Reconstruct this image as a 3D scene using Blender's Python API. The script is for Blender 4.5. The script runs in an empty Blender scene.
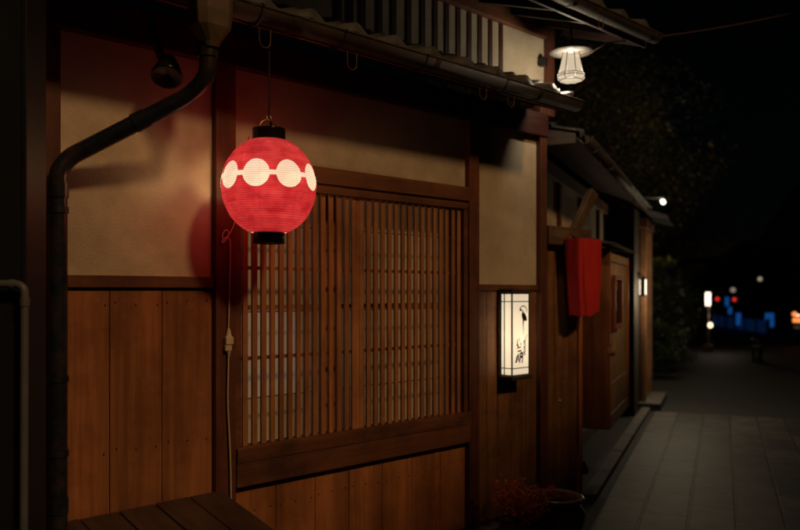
import bpy, math, random
from mathutils import Vector, Matrix
random.seed(7)
R = math.radians
S = bpy.context.scene
COL = S.collection

# ------------------------------------------------------------------ helpers
class MB:
    def __init__(s): s.v=[]; s.f=[]; s.m=[]; s.mi=0; s.smooth=set()
    def face(s, pts, smooth=False):
        b=len(s.v); s.v+= [tuple(p) for p in pts]; s.f.append(tuple(range(b,b+len(pts)))); s.m.append(s.mi)
        if smooth: s.smooth.add(len(s.f)-1)
    def add(s, verts, faces, smooth=False):
        b=len(s.v); s.v+=[tuple(p) for p in verts]
        for f in faces:
            s.f.append(tuple(b+i for i in f)); s.m.append(s.mi)
            if smooth: s.smooth.add(len(s.f)-1)
        return s
    def box(s,x0,x1,y0,y1,z0,z1):
        v=[(x,y,z) for z in (z0,z1) for y in (y0,y1) for x in (x0,x1)]
        s.add(v,[(0,2,3,1),(4,5,7,6),(0,1,5,4),(2,6,7,3),(0,4,6,2),(1,3,7,5)]); return s
    def bn(s,t0,t1,n0,n1,z0,z1): return s.box(t0,t1,-n1,-n0,z0,z1)      # n = distance out of the wall
    def hexa(s,lo,hi):  # lo, hi : 4 points each
        s.add(list(lo)+list(hi),[(3,2,1,0),(4,5,6,7),(0,1,5,4),(1,2,6,5),(2,3,7,6),(3,0,4,7)]); return s
    def beam(s,a,b,w,h,up=(0,0,1)):
        a=Vector(a);b=Vector(b);d=(b-a).normalized();u=Vector(up)
        r=d.cross(u).normalized();u=r.cross(d).normalized()
        c=[(-w/2,-h/2),(w/2,-h/2),(w/2,h/2),(-w/2,h/2)]
        s.hexa([a+r*x+u*y for x,y in c],[b+r*x+u*y for x,y in c]); return s
    def tube(s,path,r,seg=10,cap=True):
        P=[Vector(p) for p in path]; n=len(P)
        rs=r if isinstance(r,(list,tuple)) else [r]*n
        V=[];F=[];prev=None
        for i,p in enumerate(P):
            d=(P[min(i+1,n-1)]-P[max(i-1,0)]).normalized()
            if prev is None:
                u=Vector((0,0,1)) if abs(d.z)<.9 else Vector((1,0,0))
                u=(u-d*u.dot(d)).normalized()
            else: u=(prev-d*prev.dot(d)).normalized()
            prev=u; w=d.cross(u)
            for k in range(seg):
                a=2*math.pi*k/seg; V.append(p+(u*math.cos(a)+w*math.sin(a))*rs[i])
        for i in range(n-1):
            for k in range(seg):
                F.append((i*seg+k,i*seg+(k+1)%seg,(i+1)*seg+(k+1)%seg,(i+1)*seg+k))
        s.add(V,F,True)
        if cap:
            s.face([V[k] for k in range(seg)][::-1]); s.face([V[(n-1)*seg+k] for k in range(seg)])
        return s
    def lathe(s,prof,seg=32,c=(0,0),smooth=True,a0=0):
        V=[];F=[];n=len(prof)
        for r,z in prof:
            for k in range(seg):
                a=a0+2*math.pi*k/seg; V.append((c[0]+r*math.cos(a),c[1]+r*math.sin(a),z))
        for i in range(n-1):
            for k in range(seg):
                F.append((i*seg+k,i*seg+(k+1)%seg,(i+1)*seg+(k+1)%seg,(i+1)*seg+k))
        s.add(V,F,smooth); return s
    def build(s,name,mat,parent=None,bevel=0):
        me=bpy.data.meshes.new(name); me.from_pydata(s.v,[],s.f); me.update()
        for m in (mat if isinstance(mat,(list,tuple)) else [mat]): me.materials.append(m)
        for i,p in enumerate(me.polygons):
            p.material_index=s.m[i]; p.use_smooth=i in s.smooth
        o=bpy.data.objects.new(name,me); COL.objects.link(o)
        if parent: o.parent=parent
        if bevel:
            b=o.modifiers.new('bevel','BEVEL'); b.width=bevel; b.segments=2; b.limit_method='ANGLE'; b.angle_limit=R(40)
        return o
def arc(pts, k=6, rad=.08):
    """round the inner corners of a polyline"""
    P=[Vector(p) for p in pts]; out=[P[0]]
    for i in range(1,len(P)-1):
        a=(P[i-1]-P[i]); b=(P[i+1]-P[i]); r=min(rad,a.length*.45,b.length*.45)
        A=P[i]+a.normalized()*r; B=P[i]+b.normalized()*r
        for j in range(k+1):
            t=j/k; out.append(A*(1-t)**2+P[i]*2*t*(1-t)+B*t*t)
    out.append(P[-1]); return out
def tag(o,label=None,cat=None,group=None,kind=None):
    if label: o['label']=label
    if cat: o['category']=cat
    if group: o['group']=group
    if kind: o['kind']=kind
    return o
def root(name,loc,rz=0,label=None,cat=None,group=None):
    o=bpy.data.objects.new(name,None); o.empty_display_size=.1; COL.objects.link(o)
    o.location=loc; o.rotation_euler=(0,0,rz); tag(o,label,cat,group); return o

# frames: A = the lattice house front, B = street direction
AX=(0.99,5.5); dA=(0.7284,0.6852); nA=(0.6852,-0.7284); RA=math.atan2(dA[1],dA[0])
BX=(1.41,6.0); dB=(0.3827,0.9239); nB=(0.9239,-0.3827); RB=math.atan2(dB[1],dB[0])
def A(t,n,z=0): return (AX[0]+t*dA[0]+n*nA[0], AX[1]+t*dA[1]+n*nA[1], z)
def B(s,n,z=0): return (BX[0]+s*dB[0]+n*nB[0], BX[1]+s*dB[1]+n*nB[1], z)
def px(x,y,Y):  # where a picture point lies at depth Y
    return ((x-400)/778*Y, Y, 1.55-(y-292)/778*Y)

# ------------------------------------------------------------------ materials
def mat(name):
    m=bpy.data.materials.new(name); m.use_nodes=True; nt=m.node_tree
    for n in list(nt.nodes): nt.nodes.remove(n)
    out=nt.nodes.new('ShaderNodeOutputMaterial'); return m,nt,out
def N(nt,t,**kw):
    n=nt.nodes.new('ShaderNode'+t)
    for k,v in kw.items():
        if k in n.inputs: n.inputs[k].default_value=v
        else: setattr(n,k,v)
    return n
def L(nt,a,b): nt.links.new(a,b)
def surf(name,c1,c2,scale=(1,1,1),nscale=4,detail=8,rough=.6,bump=.2,bdist=.004,c3=None,spot=2.5,metal=0,spec=.5,fine=None,vary=None):
    m,nt,out=mat(name)
    tc=N(nt,'TexCoord'); mp=N(nt,'Mapping'); mp.inputs['Scale'].default_value=scale
    L(nt,tc.outputs['Object'],mp.inputs['Vector'])
    no=N(nt,'TexNoise',Scale=nscale,Detail=detail,Roughness=.62,Distortion=.3); L(nt,mp.outputs[0],no.inputs['Vector'])
    cr=N(nt,'ValToRGB'); cr.color_ramp.elements[0].position=.3; cr.color_ramp.elements[1].position=.7
    cr.color_ramp.elements[0].color=(*c1,1); cr.color_ramp.elements[1].color=(*c2,1)
    L(nt,no.outputs[0],cr.inputs[0]); col=cr.outputs[0]
    if c3:
        n2=N(nt,'TexNoise',Scale=spot,Detail=6,Roughness=.7); L(nt,tc.outputs['Object'],n2.inputs['Vector'])
        r2=N(nt,'ValToRGB'); r2.color_ramp.elements[0].position=.45; r2.color_ramp.elements[1].position=.68
        L(nt,n2.outputs[0],r2.inputs[0])
        mx=N(nt,'MixRGB'); L(nt,r2.outputs[0],mx.inputs[0]); L(nt,col,mx.inputs[1]); mx.inputs[2].default_value=(*c3,1); col=mx.outputs[0]
    if vary:
        m2=N(nt,'Mapping'); m2.inputs['Scale'].default_value=vary; L(nt,tc.outputs['Object'],m2.inputs['Vector'])
        n4=N(nt,'TexNoise',Scale=1.0,Detail=3,Roughness=.6); L(nt,m2.outputs[0],n4.inputs['Vector'])
        r4=N(nt,'MapRange'); r4.inputs[1].default_value=.3; r4.inputs[2].default_value=.7; r4.inputs[3].default_value=.62; r4.inputs[4].default_value=1.25
        L(nt,n4.outputs[0],r4.inputs[0]); vm=N(nt,'VectorMath',operation='SCALE'); L(nt,col,vm.inputs[0]); L(nt,r4.outputs[0],vm.inputs['Scale']); col=vm.outputs[0]
    p=N(nt,'BsdfPrincipled'); L(nt,col,p.inputs['Base Color'])
    p.inputs['Metallic'].default_value=metal; p.inputs['Specular IOR Level'].default_value=spec
    mr=N(nt,'MapRange'); mr.inputs[3].default_value=max(.05,rough-.1); mr.inputs[4].default_value=min(1,rough+.1)
    L(nt,no.outputs[0],mr.inputs[0]); L(nt,mr.outputs[0],p.inputs['Roughness'])
    bn=N(nt,'Bump',Strength=bump,Distance=bdist)
    if fine:
        n3=N(nt,'TexNoise',Scale=fine,Detail=5); L(nt,tc.outputs['Object'],n3.inputs['Vector']); L(nt,n3.outputs[0],bn.inputs['Height'])
    else: L(nt,no.outputs[0],bn.inputs['Height'])
    L(nt,bn.outputs[0],p.inputs['Normal']); L(nt,p.outputs[0],out.inputs[0]); return m
def wood(name,c1,c2,axis='z',c3=None,rough=.6,sc=1.0,bump=.35):
    s={'z':(38,38,1.6),'x':(1.6,38,38),'y':(38,1.6,38)}[axis]
    v={'z':(7,7,.5),'x':(.5,7,7),'y':(7,.5,7)}[axis]
    return surf(name,c1,c2,vary=v,scale=tuple(k*sc for k in s),nscale=1.0,detail=10,rough=rough,bump=bump,bdist=.003,c3=c3)
def emit(name,c,s):
    m,nt,out=mat(name); e=N(nt,'Emission',Strength=s); e.inputs[0].default_value=(*c,1); L(nt,e.outputs[0],out.inputs[0]); return m

M={}
M['plaster']=surf('ochre_plaster',(.50,.43,.32),(.64,.56,.43),nscale=3.2,rough=.44,bump=.8,bdist=.003,fine=110,c3=(.40,.34,.24),spot=1.7,spec=.5)
M['board_v']=wood('cedar_boards',(.24,.088,.031),(.42,.175,.066),'z',c3=(.19,.07,.026))
M['board_v2']=wood('pale_cedar_boards',(.36,.135,.048),(.58,.235,.09),'z',c3=(.28,.10,.036),sc=.8)
M['board_r']=wood('brown_boards',(.20,.09,.036),(.36,.17,.068),'z',c3=(.11,.048,.018))
M['bay_front']=wood('tan_board',(.40,.29,.16),(.60,.44,.26),'z',c3=(.30,.20,.11))
M['post']=wood('bengara_post',(.10,.030,.016),(.18,.056,.028),'z',c3=(.06,.022,.013))
M['beam']=wood('bengara_beam',(.12,.045,.020),(.21,.082,.036),'x',c3=(.07,.025,.013))
M['plate']=wood('dark_red_beam',(.035,.008,.006),(.06,.013,.010),'x')
M['slat']=wood('lattice_wood',(.32,.14,.056),(.54,.25,.11),'z',c3=(.24,.10,.04),sc=1.3)
M['slatx']=wood('lattice_rail_wood',(.17,.062,.026),(.30,.12,.05),'x')
M['oldwood']=wood('weathered_wood',(.10,.060,.034),(.22,.135,.075),'x',c3=(.06,.035,.02),bump=.7)
M['oldwoody']=wood('weathered_wood_cross',(.04,.022,.014),(.085,.048,.03),'y',c3=(.04,.025,.015),bump=.7)
M['oldwoodz']=wood('weathered_wood_upright',(.10,.060,.034),(.22,.135,.075),'z',c3=(.06,.035,.02),bump=.7)
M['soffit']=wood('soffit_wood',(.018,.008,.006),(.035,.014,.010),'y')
M['tile']=surf('roof_tile',(.06,.062,.066),(.11,.112,.118),nscale=9,rough=.42,bump=.25,c3=(.045,.05,.045),spot=5)
M['gutter']=surf('copper_gutter',(.04,.029,.022),(.085,.062,.045),nscale=7,rough=.68,bump=.3,metal=0,c3=(.025,.022,.018),spot=6)
M['pipe']=surf('painted_downpipe',(.010,.014,.024),(.018,.025,.042),nscale=10,rough=.28,bump=.08,c3=(.05,.035,.028),spot=9)
M['greypipe']=surf('grey_pvc_pipe',(.10,.115,.13),(.14,.155,.17),nscale=7,rough=.45,bump=.05)
M['hopper']=surf('weathered_copper_box',(.10,.075,.05),(.20,.15,.095),nscale=6,rough=.5,bump=.2,metal=.2)
M['darkmetal']=surf('dark_metal',(.03,.03,.032),(.05,.05,.052),nscale=12,rough=.45,bump=.05,metal=.6)
M['black']=surf('black_lacquer',(.008,.008,.009),(.014,.013,.014),nscale=8,rough=.22,bump=.02)
M['brass']=surf('old_brass',(.55,.36,.17),(.75,.52,.26),nscale=12,rough=.35,metal=.8,bump=.1)
M['cord']=surf('cream_cord',(.50,.42,.30),(.62,.53,.40),nscale=20,rough=.6,bump=.1)
M['cable']=surf('black_cable',(.012,.012,.012),(.02,.02,.02),nscale=20,rough=.5,bump=.1)
M['hook']=surf('wire_hook',(.13,.07,.04),(.2,.11,.06),nscale=20,rough=.45,metal=.4,bump=.1)
M['greywall']=surf('grey_metal_siding',(.010,.013,.018),(.018,.022,.029),nscale=3,rough=.5,bump=.1,fine=60)
M['nail']=surf('nail_stain',(.03,.015,.01),(.05,.022,.012),nscale=20,rough=.6,bump=0)
M['stone']=surf('kerb_stone',(.10,.09,.078),(.26,.235,.20),nscale=7,rough=.75,bump=.5,bdist=.006,c3=(.12,.105,.09),spot=3)
M['ceramic']=surf('glazed_stoneware',(.20,.155,.09),(.36,.28,.16),nscale=5,rough=.22,bump=.3,c3=(.03,.035,.025),spot=9)
M['pot']=surf('dark_clay_pot',(.05,.032,.025),(.08,.05,.038),nscale=8,rough=.6,bump=.2)
M['white_cer']=surf('white_glaze',(.55,.52,.48),(.7,.67,.62),nscale=8,rough=.3,bump=.05)
M['redcloth']=surf('red_cloth',(.55,.016,.014),(.70,.028,.022),scale=(1,1,.3),nscale=14,rough=.75,bump=.3,bdist=.002,fine=220)
M['redleaf']=surf('red_leaf',(.38,.075,.02),(.55,.15,.035),nscale=30,rough=.5,bump=.1)
M['twig']=surf('twig_bark',(.06,.03,.018),(.10,.05,.03),nscale=30,rough=.8,bump=.2)
M['leaf']=surf('dark_leaf',(.012,.018,.007),(.03,.04,.014),nscale=9,rough=.5,bump=.1)
M['pine']=surf('pine_needles',(.09,.11,.03),(.16,.17,.05),nscale=9,rough=.5,bump=.1)
M['bushleaf']=surf('bush_leaf',(.07,.09,.035),(.12,.15,.06),nscale=9,rough=.45,bump=.1)
M['bark']=surf('tree_bark',(.05,.035,.025),(.09,.065,.045),scale=(6,6,1),nscale=5,rough=.9,bump=.7,bdist=.02)
M['notice']=surf('notice_frame_wood',(.30,.08,.03),(.42,.13,.05),scale=(30,30,2),nscale=1,rough=.5,bump=.2)
M['paperp']=surf('old_notice_paper',(.25,.17,.12),(.35,.26,.19),nscale=9,rough=.8,bump=.05)
M['straw']=surf('straw_basket',(.38,.20,.11),(.5,.29,.16),scale=(1,1,6),nscale=30,rough=.7,bump=.6)
M['carpaint']=surf('dark_car_paint',(.012,.014,.018),(.018,.02,.025),nscale=3,rough=.18,bump=0)
M['glassdark']=surf('dark_glass',(.008,.009,.011),(.01,.011,.013),nscale=3,rough=.08,bump=0)
M['rubber']=surf('tyre_rubber',(.015,.015,.015),(.022,.022,.022),nscale=20,rough=.8,bump=.1)
M['concrete']=surf('grey_concrete',(.16,.16,.155),(.25,.245,.235),nscale=4,rough=.8,bump=.3)
M['asphalt']=surf('asphalt',(.022,.021,.020),(.045,.043,.041),nscale=6,rough=.75,bump=.5,bdist=.004,fine=180)
M['darkhouse']=surf('dark_timber_house',(.03,.022,.016),(.05,.035,.025),scale=(8,8,1),nscale=2,rough=.7,bump=.3)
M['blue_sheet']=surf('blue_sheet',(.01,.08,.35),(.015,.11,.45),nscale=3,rough=.4,bump=.3)
M['ink']=surf('sign_ink',(.01,.009,.009),(.014,.013,.013),nscale=8,rough=.8,bump=0)

# lit window paper (dim room behind)
def paper(name,c,s):
    m,nt,out=mat(name)
    tc=N(nt,'TexCoord'); no=N(nt,'TexNoise',Scale=2.2,Detail=4); L(nt,tc.outputs['Object'],no.inputs['Vector'])
    mr=N(nt,'MapRange'); mr.inputs[1].default_value=.3; mr.inputs[2].default_value=.7
    mr.inputs[3].default_value=s*.55; mr.inputs[4].default_value=s*1.35; L(nt,no.outputs[0],mr.inputs[0])
    e=N(nt,'Emission'); e.inputs[0].default_value=(*c,1); L(nt,mr.outputs[0],e.inputs[1])
    d=N(nt,'BsdfDiffuse'); d.inputs[0].default_value=(.5,.46,.38,1)
    a=N(nt,'AddShader'); L(nt,e.outputs[0],a.inputs[0]); L(nt,d.outputs[0],a.inputs[1]); L(nt,a.outputs[0],out.inputs[0]); return m
M['shoji']=paper('dim_window_paper',(1,.66,.34),.022)
M['shoji_lo']=paper('lit_window_paper',(1,.80,.60),.06)

# red lantern paper: cream discs joined by a bar, all around
def lantern_paper():
    m,nt,out=mat('red_lantern_paper')
    tc=N(nt,'TexCoord'); sp=N(nt,'SeparateXYZ'); L(nt,tc.outputs['Object'],sp.inputs[0])
    def mth(op,a,b=None,c=None):
        n=N(nt,'Math',operation=op)
        for i,x in enumerate((a,b,c)):
            if x is None: continue
            if isinstance(x,(int,float)): n.inputs[i].default_value=x
            else: L(nt,x,n.inputs[i])
        return n.outputs[0]
    az=mth('ARCTAN2',sp.outputs[1],sp.outputs[0])
    step=2*math.pi/9; off=LANT_OFF
    k=mth('DIVIDE',mth('SUBTRACT',az,off),step)
    fr=mth('MULTIPLY',mth('SUBTRACT',mth('FRACT',mth('ADD',k,.5)),.5),step*.2125)   # arc length from disc centre
    z=mth('SUBTRACT',sp.outputs[2],.035)
    d=mth('SQRT',mth('ADD',mth('MULTIPLY',fr,fr),mth('MULTIPLY',z,z)))
    wob=N(nt,'TexNoise',Scale=30.0,Detail=2); L(nt,tc.outputs['Object'],wob.inputs['Vector'])
    d=mth('ADD',d,mth('MULTIPLY',mth('SUBTRACT',wob.outputs[0],.5),.004))
    disc=mth('LESS_THAN',d,.0605)
    bar=mth('LESS_THAN',mth('ABSOLUTE',z),.0105)
    msk=mth('MAXIMUM',disc,bar)
    mp=N(nt,'Mapping'); mp.inputs['Scale'].default_value=(5,5,30); L(nt,tc.outputs['Object'],mp.inputs[0])
    no=N(nt,'TexNoise',Scale=1.0,Detail=6,Roughness=.7); L(nt,mp.outputs[0],no.inputs['Vector'])
    no2=N(nt,'TexNoise',Scale=9.0,Detail=4,Roughness=.6); L(nt,tc.outputs['Object'],no2.inputs['Vector'])
    cr=N(nt,'ValToRGB'); cr.color_ramp.elements[0].position=.40; cr.color_ramp.elements[1].position=.62
    cr.color_ramp.elements[0].color=(.46,.014,.017,1); cr.color_ramp.elements[1].color=(.78,.055,.05,1)
    avg=mth('MULTIPLY',mth('ADD',no.outputs[0],no2.outputs[0]),.5); L(nt,avg,cr.inputs[0])
    cw=N(nt,'ValToRGB'); cw.color_ramp.elements[0].position=.3; cw.color_ramp.elements[1].position=.7
    cw.color_ramp.elements[0].color=(.80,.62,.40,1); cw.color_ramp.elements[1].color=(.95,.78,.56,1); L(nt,avg,cw.inputs[0])
    mx=N(nt,'MixRGB'); L(nt,msk,mx.inputs[0]); L(nt,cr.outputs[0],mx.inputs[1]); L(nt,cw.outputs[0],mx.inputs[2])
    # bamboo hoops show as darker lines in the lit paper
    hoop=mth('SINE',mth('MULTIPLY',sp.outputs[2],2*math.pi/.0096))
    seam=mth('GREATER_THAN',mth('COSINE',mth('MULTIPLY',az,8.0)),.995)
    hp=mth('MULTIPLY',mth('ADD',mth('MULTIPLY',hoop,mth('ADD',mth('MULTIPLY',no2.outputs[0],.25),.05)),.86),mth('SUBTRACT',1.0,mth('MULTIPLY',seam,.10)))
    glow=mth('SUBTRACT',1.12,mth('MULTIPLY',mth('POWER',mth('ABSOLUTE',mth('MULTIPLY',sp.outputs[2],4.7)),2.0),.28)); hp=mth('MULTIPLY',hp,glow)
    e=N(nt,'Emission'); L(nt,mx.outputs[0],e.inputs[0]); L(nt,hp,e.inputs[1])
    p=N(nt,'BsdfPrincipled'); dk=N(nt,'MixRGB',blend_type='MULTIPLY',Fac=1.0); L(nt,mx.outputs[0],dk.inputs[1]); dk.inputs[2].default_value=(.12,.12,.12,1); L(nt,dk.outputs[0],p.inputs['Base Color']); p.inputs['Roughness'].default_value=.6
    a=N(nt,'AddShader'); L(nt,e.outputs[0],a.inputs[0]); L(nt,p.outputs[0],a.inputs[1])
    tr=N(nt,'BsdfTransparent'); L(nt,mx.outputs[0],tr.inputs[0]); ms=N(nt,'MixShader'); L(nt,mth('ADD',mth('MULTIPLY',msk,.06),.038),ms.inputs[0])
    L(nt,a.outputs[0],ms.inputs[1]); L(nt,tr.outputs[0],ms.inputs[2]); L(nt,ms.outputs[0],out.inputs[0]); return m
# disc centre facing: azimuth that shows at -15 degrees left of the line to the camera
LP=A(-2.511,.36,2.026)
cam_az=math.atan2(-LP[1],-LP[0])            # world azimuth towards the camera
LANT_OFF=cam_az-R(15.4)-RA                   # lantern object is turned by RA
M['lantern']=lantern_paper()

def glass_lamp(name,c,s,t):                  # frosted glass: glows and lets light out
    m,nt,out=mat(name); e=N(nt,'Emission',Strength=s); e.inputs[0].default_value=(*c,1)
    tr=N(nt,'BsdfTransparent'); mx=N(nt,'MixShader',Fac=t)
    L(nt,e.outputs[0],mx.inputs[1]); L(nt,tr.outputs[0],mx.inputs[2]); L(nt,mx.outputs[0],out.inputs[0]); return m
M['lampglass']=glass_lamp('frosted_lamp_glass',(1,.80,.54),.72,.3)
def trans(name,c,e0):                        # sign paper lit by the lamp inside
    m,nt,out=mat(name); t=N(nt,'BsdfTranslucent'); t.inputs[0].default_value=(*c,1)
    e=N(nt,'Emission',Strength=e0); e.inputs[0].default_value=(1,.86,.66,1)
    d=N(nt,'BsdfDiffuse'); d.inputs[0].default_value=(*c,1)
    mx=N(nt,'MixShader',Fac=.7); L(nt,d.outputs[0],mx.inputs[1]); L(nt,t.outputs[0],mx.inputs[2])
    a=N(nt,'AddShader'); L(nt,mx.outputs[0],a.inputs[0]); L(nt,e.outputs[0],a.inputs[1]); L(nt,a.outputs[0],out.inputs[0]); return m
M['signpaper']=trans('white_sign_paper',(.8,.76,.68),.32)
M['warmlamp']=emit('warm_lamp',(1,.72,.42),3.0)
M['whitelamp']=emit('white_lamp',(1,.85,.62),3.0)
M['redlamp']=emit('red_signal_lamp',(1,.04,.02),.8)
M['orangelamp']=emit('orange_car_lamp',(1,.25,.06),1.5)
M['bluelamp']=emit('blue_lit_panel',(.02,.19,.75),.24)
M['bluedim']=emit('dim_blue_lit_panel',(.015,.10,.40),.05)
M['bulb']=emit('bulb',(1,.85,.6),6)

# paving stones, joints laid out in the street's own frame
def paving():
    m,nt,out=mat('stone_paving'); tc=N(nt,'TexCoord')
    br=N(nt,'TexBrick',Scale=1.0); br.inputs['Brick Width'].default_value=.6; br.inputs['Row Height'].default_value=.3
    br.inputs['Mortar Size'].default_value=.011; br.inputs['Mortar Smooth'].default_value=.3
    br.inputs['Color1'].default_value=(.065,.061,.056,1); br.inputs['Color2'].default_value=(.20,.185,.165,1); br.inputs['Mortar'].default_value=(.035,.03,.026,1)
    mp=N(nt,'Mapping'); mp.inputs['Location'].default_value=(0.1,.18,0); L(nt,tc.outputs['Object'],mp.inputs[0]); L(nt,mp.outputs[0],br.inputs[0])
    no=N(nt,'TexNoise',Scale=5.0,Detail=9,Roughness=.7); L(nt,tc.outputs['Object'],no.inputs['Vector'])
    cr=N(nt,'ValToRGB'); cr.color_ramp.elements[0].position=.35; cr.color_ramp.elements[1].position=.7
    cr.color_ramp.elements[0].color=(.30,.28,.26,1); cr.color_ramp.elements[1].color=(1.1,1.08,1.05,1); L(nt,no.outputs[0],cr.inputs[0])
    mx=N(nt,'MixRGB',blend_type='MULTIPLY',Fac=1.0); L(nt,br.outputs[0],mx.inputs[1]); L(nt,cr.outputs[0],mx.inputs[2])
    p=N(nt,'BsdfPrincipled',Roughness=.62); L(nt,mx.outputs[0],p.inputs['Base Color'])
    ad=N(nt,'Math',operation='SUBTRACT'); L(nt,no.outputs[0],ad.inputs[0]); L(nt,br.outputs['Fac'],ad.inputs[1])
    bn=N(nt,'Bump',Strength=.6,Distance=.006); L(nt,ad.outputs[0],bn.inputs['Height']); L(nt,bn.outputs[0],p.inputs['Normal'])
    L(nt,p.outputs[0],out.inputs[0]); return m
M['paving']=paving()

def light(name,loc,power,col,rad,parent=None):
    l=bpy.data.lights.new(name,'POINT'); l.energy=power; l.color=col; l.shadow_soft_size=rad
    o=bpy.data.objects.new(name,l); COL.objects.link(o); o.location=loc
    if parent: o.parent=parent
    return o

# ------------------------------------------------------------------ ground
g=MB(); g.box(-150,150,-60,240,-.2,0); tag(g.build('ground',M['asphalt']),kind='structure')
def bslab(name,s0,s1,n0,n1,z0,z1,m,bev=0):
    o=MB().bn(s0,s1,n0,n1,z0,z1).build(name,m,None,bev); o.location=(BX[0],BX[1],0); o.rotation_euler=(0,0,RB); tag(o,kind='structure'); return o
bslab('pavement',-12,4.45,.20,5.2,.001,.012,M['paving'])
k=MB()
s=-.2
while s<4.4:
    ln=random.uniform(.7,1.0); k.bn(s,min(s+ln-.008,4.5),.02,.13,.0,.055+random.uniform(-.003,.003)); s+=ln
o=k.build('kerb',M['stone'],None,.008); o.location=(BX[0],BX[1],0); o.rotation_euler=(0,0,RB); tag(o,kind='structure')
o=MB().bn(-4.6,.45,-.1,.10,-.05,.03).build('stone_footing',M['stone'],None,.006); o.location=(AX[0],AX[1],0); o.rotation_euler=(0,0,RA); tag(o,kind='structure')

# ------------------------------------------------------------------ HOUSE A
HA=root('wooden_townhouse',A(0,0),RA,'dark wooden townhouse with ochre plaster, slatted window and tiled eave in the foreground','house')
# posts
MB().bn(-3.43,-3.31,-.10,.035,.03,2.64).build('post',M['post'],HA,.004)
MB().bn(-2.595,-2.486,-.10,.04,.03,2.64).build('post',M['post'],HA,.004)
MB().bn(-.791,-.695,-.10,.04,.03,2.64).build('post',M['post'],HA,.004)
MB().bn(-.045,.03,-.10,.04,.03,2.85).build('post',M['post'],HA,.004)
# plaster
MB().bn(-3.31,-2.595,-.08,0,1.622,2.64).build('plaster_wall',M['plaster'],HA)
MB().bn(-2.486,-.791,-.08,0,2.213,2.64).build('plaster_wall',M['plaster'],HA)
MB().bn(-.695,-.045,-.08,0,1.60,2.64).build('plaster_wall',M['plaster'],HA)
# boards
def nail(mb,t,n,z,r=.0042):
    old=mb.mi; mb.mi=1
    mb.add([(t+r*math.cos(a)*random.uniform(.8,1.2),-n-.0012,z+r*1.5*math.sin(a)*random.uniform(.7,1.3)) for a in [k*math.pi/3 for k in range(6)]],[(0,1,2,3,4,5)])
    mb.mi=old
def boards(edges,z0,z1,n,mname,nails,gap=.004,th=.018):
    mb=MB()
    for a,b in zip(edges[:-1],edges[1:]):
        dn=random.uniform(0,.003)
        mb.bn(a+gap/2,b-gap/2,n-th,n+dn,z0,z1)
        for z in nails:
            w=b-a; k=3 if w>.22 else 2
            for j in range(k): nail(mb,a+w*(.12+.76*j/(k-1))+random.uniform(-.006,.006),n+dn,z+random.uniform(-.012,.012))
    mb.mi=1; mb.bn(edges[0],edges[-1],n-th-.02,n-th-.002,z0,z1)
    return mb.build('wainscot_boards',[M[mname],M['nail']],HA)
boards([-3.31,-3.092,-2.85,-2.595],.56,1.567,0,'board_v',[1.50,.86])
boards([-2.486,-2.23,-1.98,-1.75,-1.50,-1.26,-1.02,-.791],.05,.60,.0,'board_v2',[.47,.13])
boards([-.695,-.58,-.47,-.33,-.21,-.045],.05,1.56,0,'board_r',[1.45,.75,.2])
MB().bn(-3.31,-2.595,-.02,.022,1.569,1.622).build('rail',M['beam'],HA,.003)
MB().bn(-3.31,-2.595,-.02,.015,.03,.555).build('base_board',M['oldwoodz'],HA,.003)
MB().bn(-.695,-.045,-.02,.018,1.562,1.60).build('rail',M['beam'],HA,.003)
MB().bn(-2.486,-.791,-.08,.045,2.124,2.213).build('window_head_beam',M['beam'],HA,.004)
MB().bn(-2.486,-.791,-.08,.05,.60,.717).build('window_sill',M['beam'],HA,.005)
MB().bn(-4.6,.035,-.10,.05,2.64,2.80).build('wall_plate',M['plate'],HA,.005)
MB().bn(-4.6,-3.43,-.1,0,.03,2.64).build('side_wall',M['darkhouse'],HA)
# window
win=MB()
t0,t1=-2.486,-.791
win.bn(t0,t1,-.045,.03,2.075,2.122); win.bn(t0,t1,-.045,.055,.719,.79)
win.bn(t0,t0+.04,-.045,.025,.79,2.075); win.bn(t1-.035,t1,-.045,.025,.79,2.075)
win=win.build('lattice_window',M['beam'],HA,.002)
sl=MB(); nb=30; a=t0+.045; b=t1-.04
pit=(b-a)/nb
for i in range(nb):
    c=a+pit*(i+.5)
    w=.0145+random.uniform(-.0006,.0006)
    sl.bn(c-w,c+w,-.004,.010+random.uniform(-.001,.001),.79,2.075)
sl.bn(-1.70,-1.662,-.035,.006,.79,2.075)
sl.build('slats',M['slat'],win,.0015)
rl=MB()
for z,h in ((1.02,.003),(1.22,.009),(1.45,.003),(1.67,.009),(1.89,.003)):
    rl.bn(t0+.04,t1-.035,-.022 if h>.01 else -.016,-.005,z-h,z+h)
rl.build('lattice_rail',M['slatx'],win)
sh=MB(); sh.bn(t0,t1,-.17,-.165,1.47,2.1); sh.mi=1; sh.bn(t0,-1.98,-.17,-.165,1.0,1.47); sh.mi=0; sh.bn(t0,-1.98,-.17,-.165,.75,1.0); sh.bn(-1.98,t1,-.17,-.165,.75,1.47)
sh.build('window_paper',[M['shoji'],M['shoji_lo']],win)
st=MB()
for z in (1.47,): st.bn(t0,t1,-.164,-.152,z-.012,z+.012)
st.bn(-1.83,-1.70,-.164,-.148,.75,2.1)
st.build('inner_frame',M['slat'],win)
MB().bn(t0,t1,-.29,-.28,.6,2.2).build('inner_wall',M['soffit'],HA)

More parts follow.
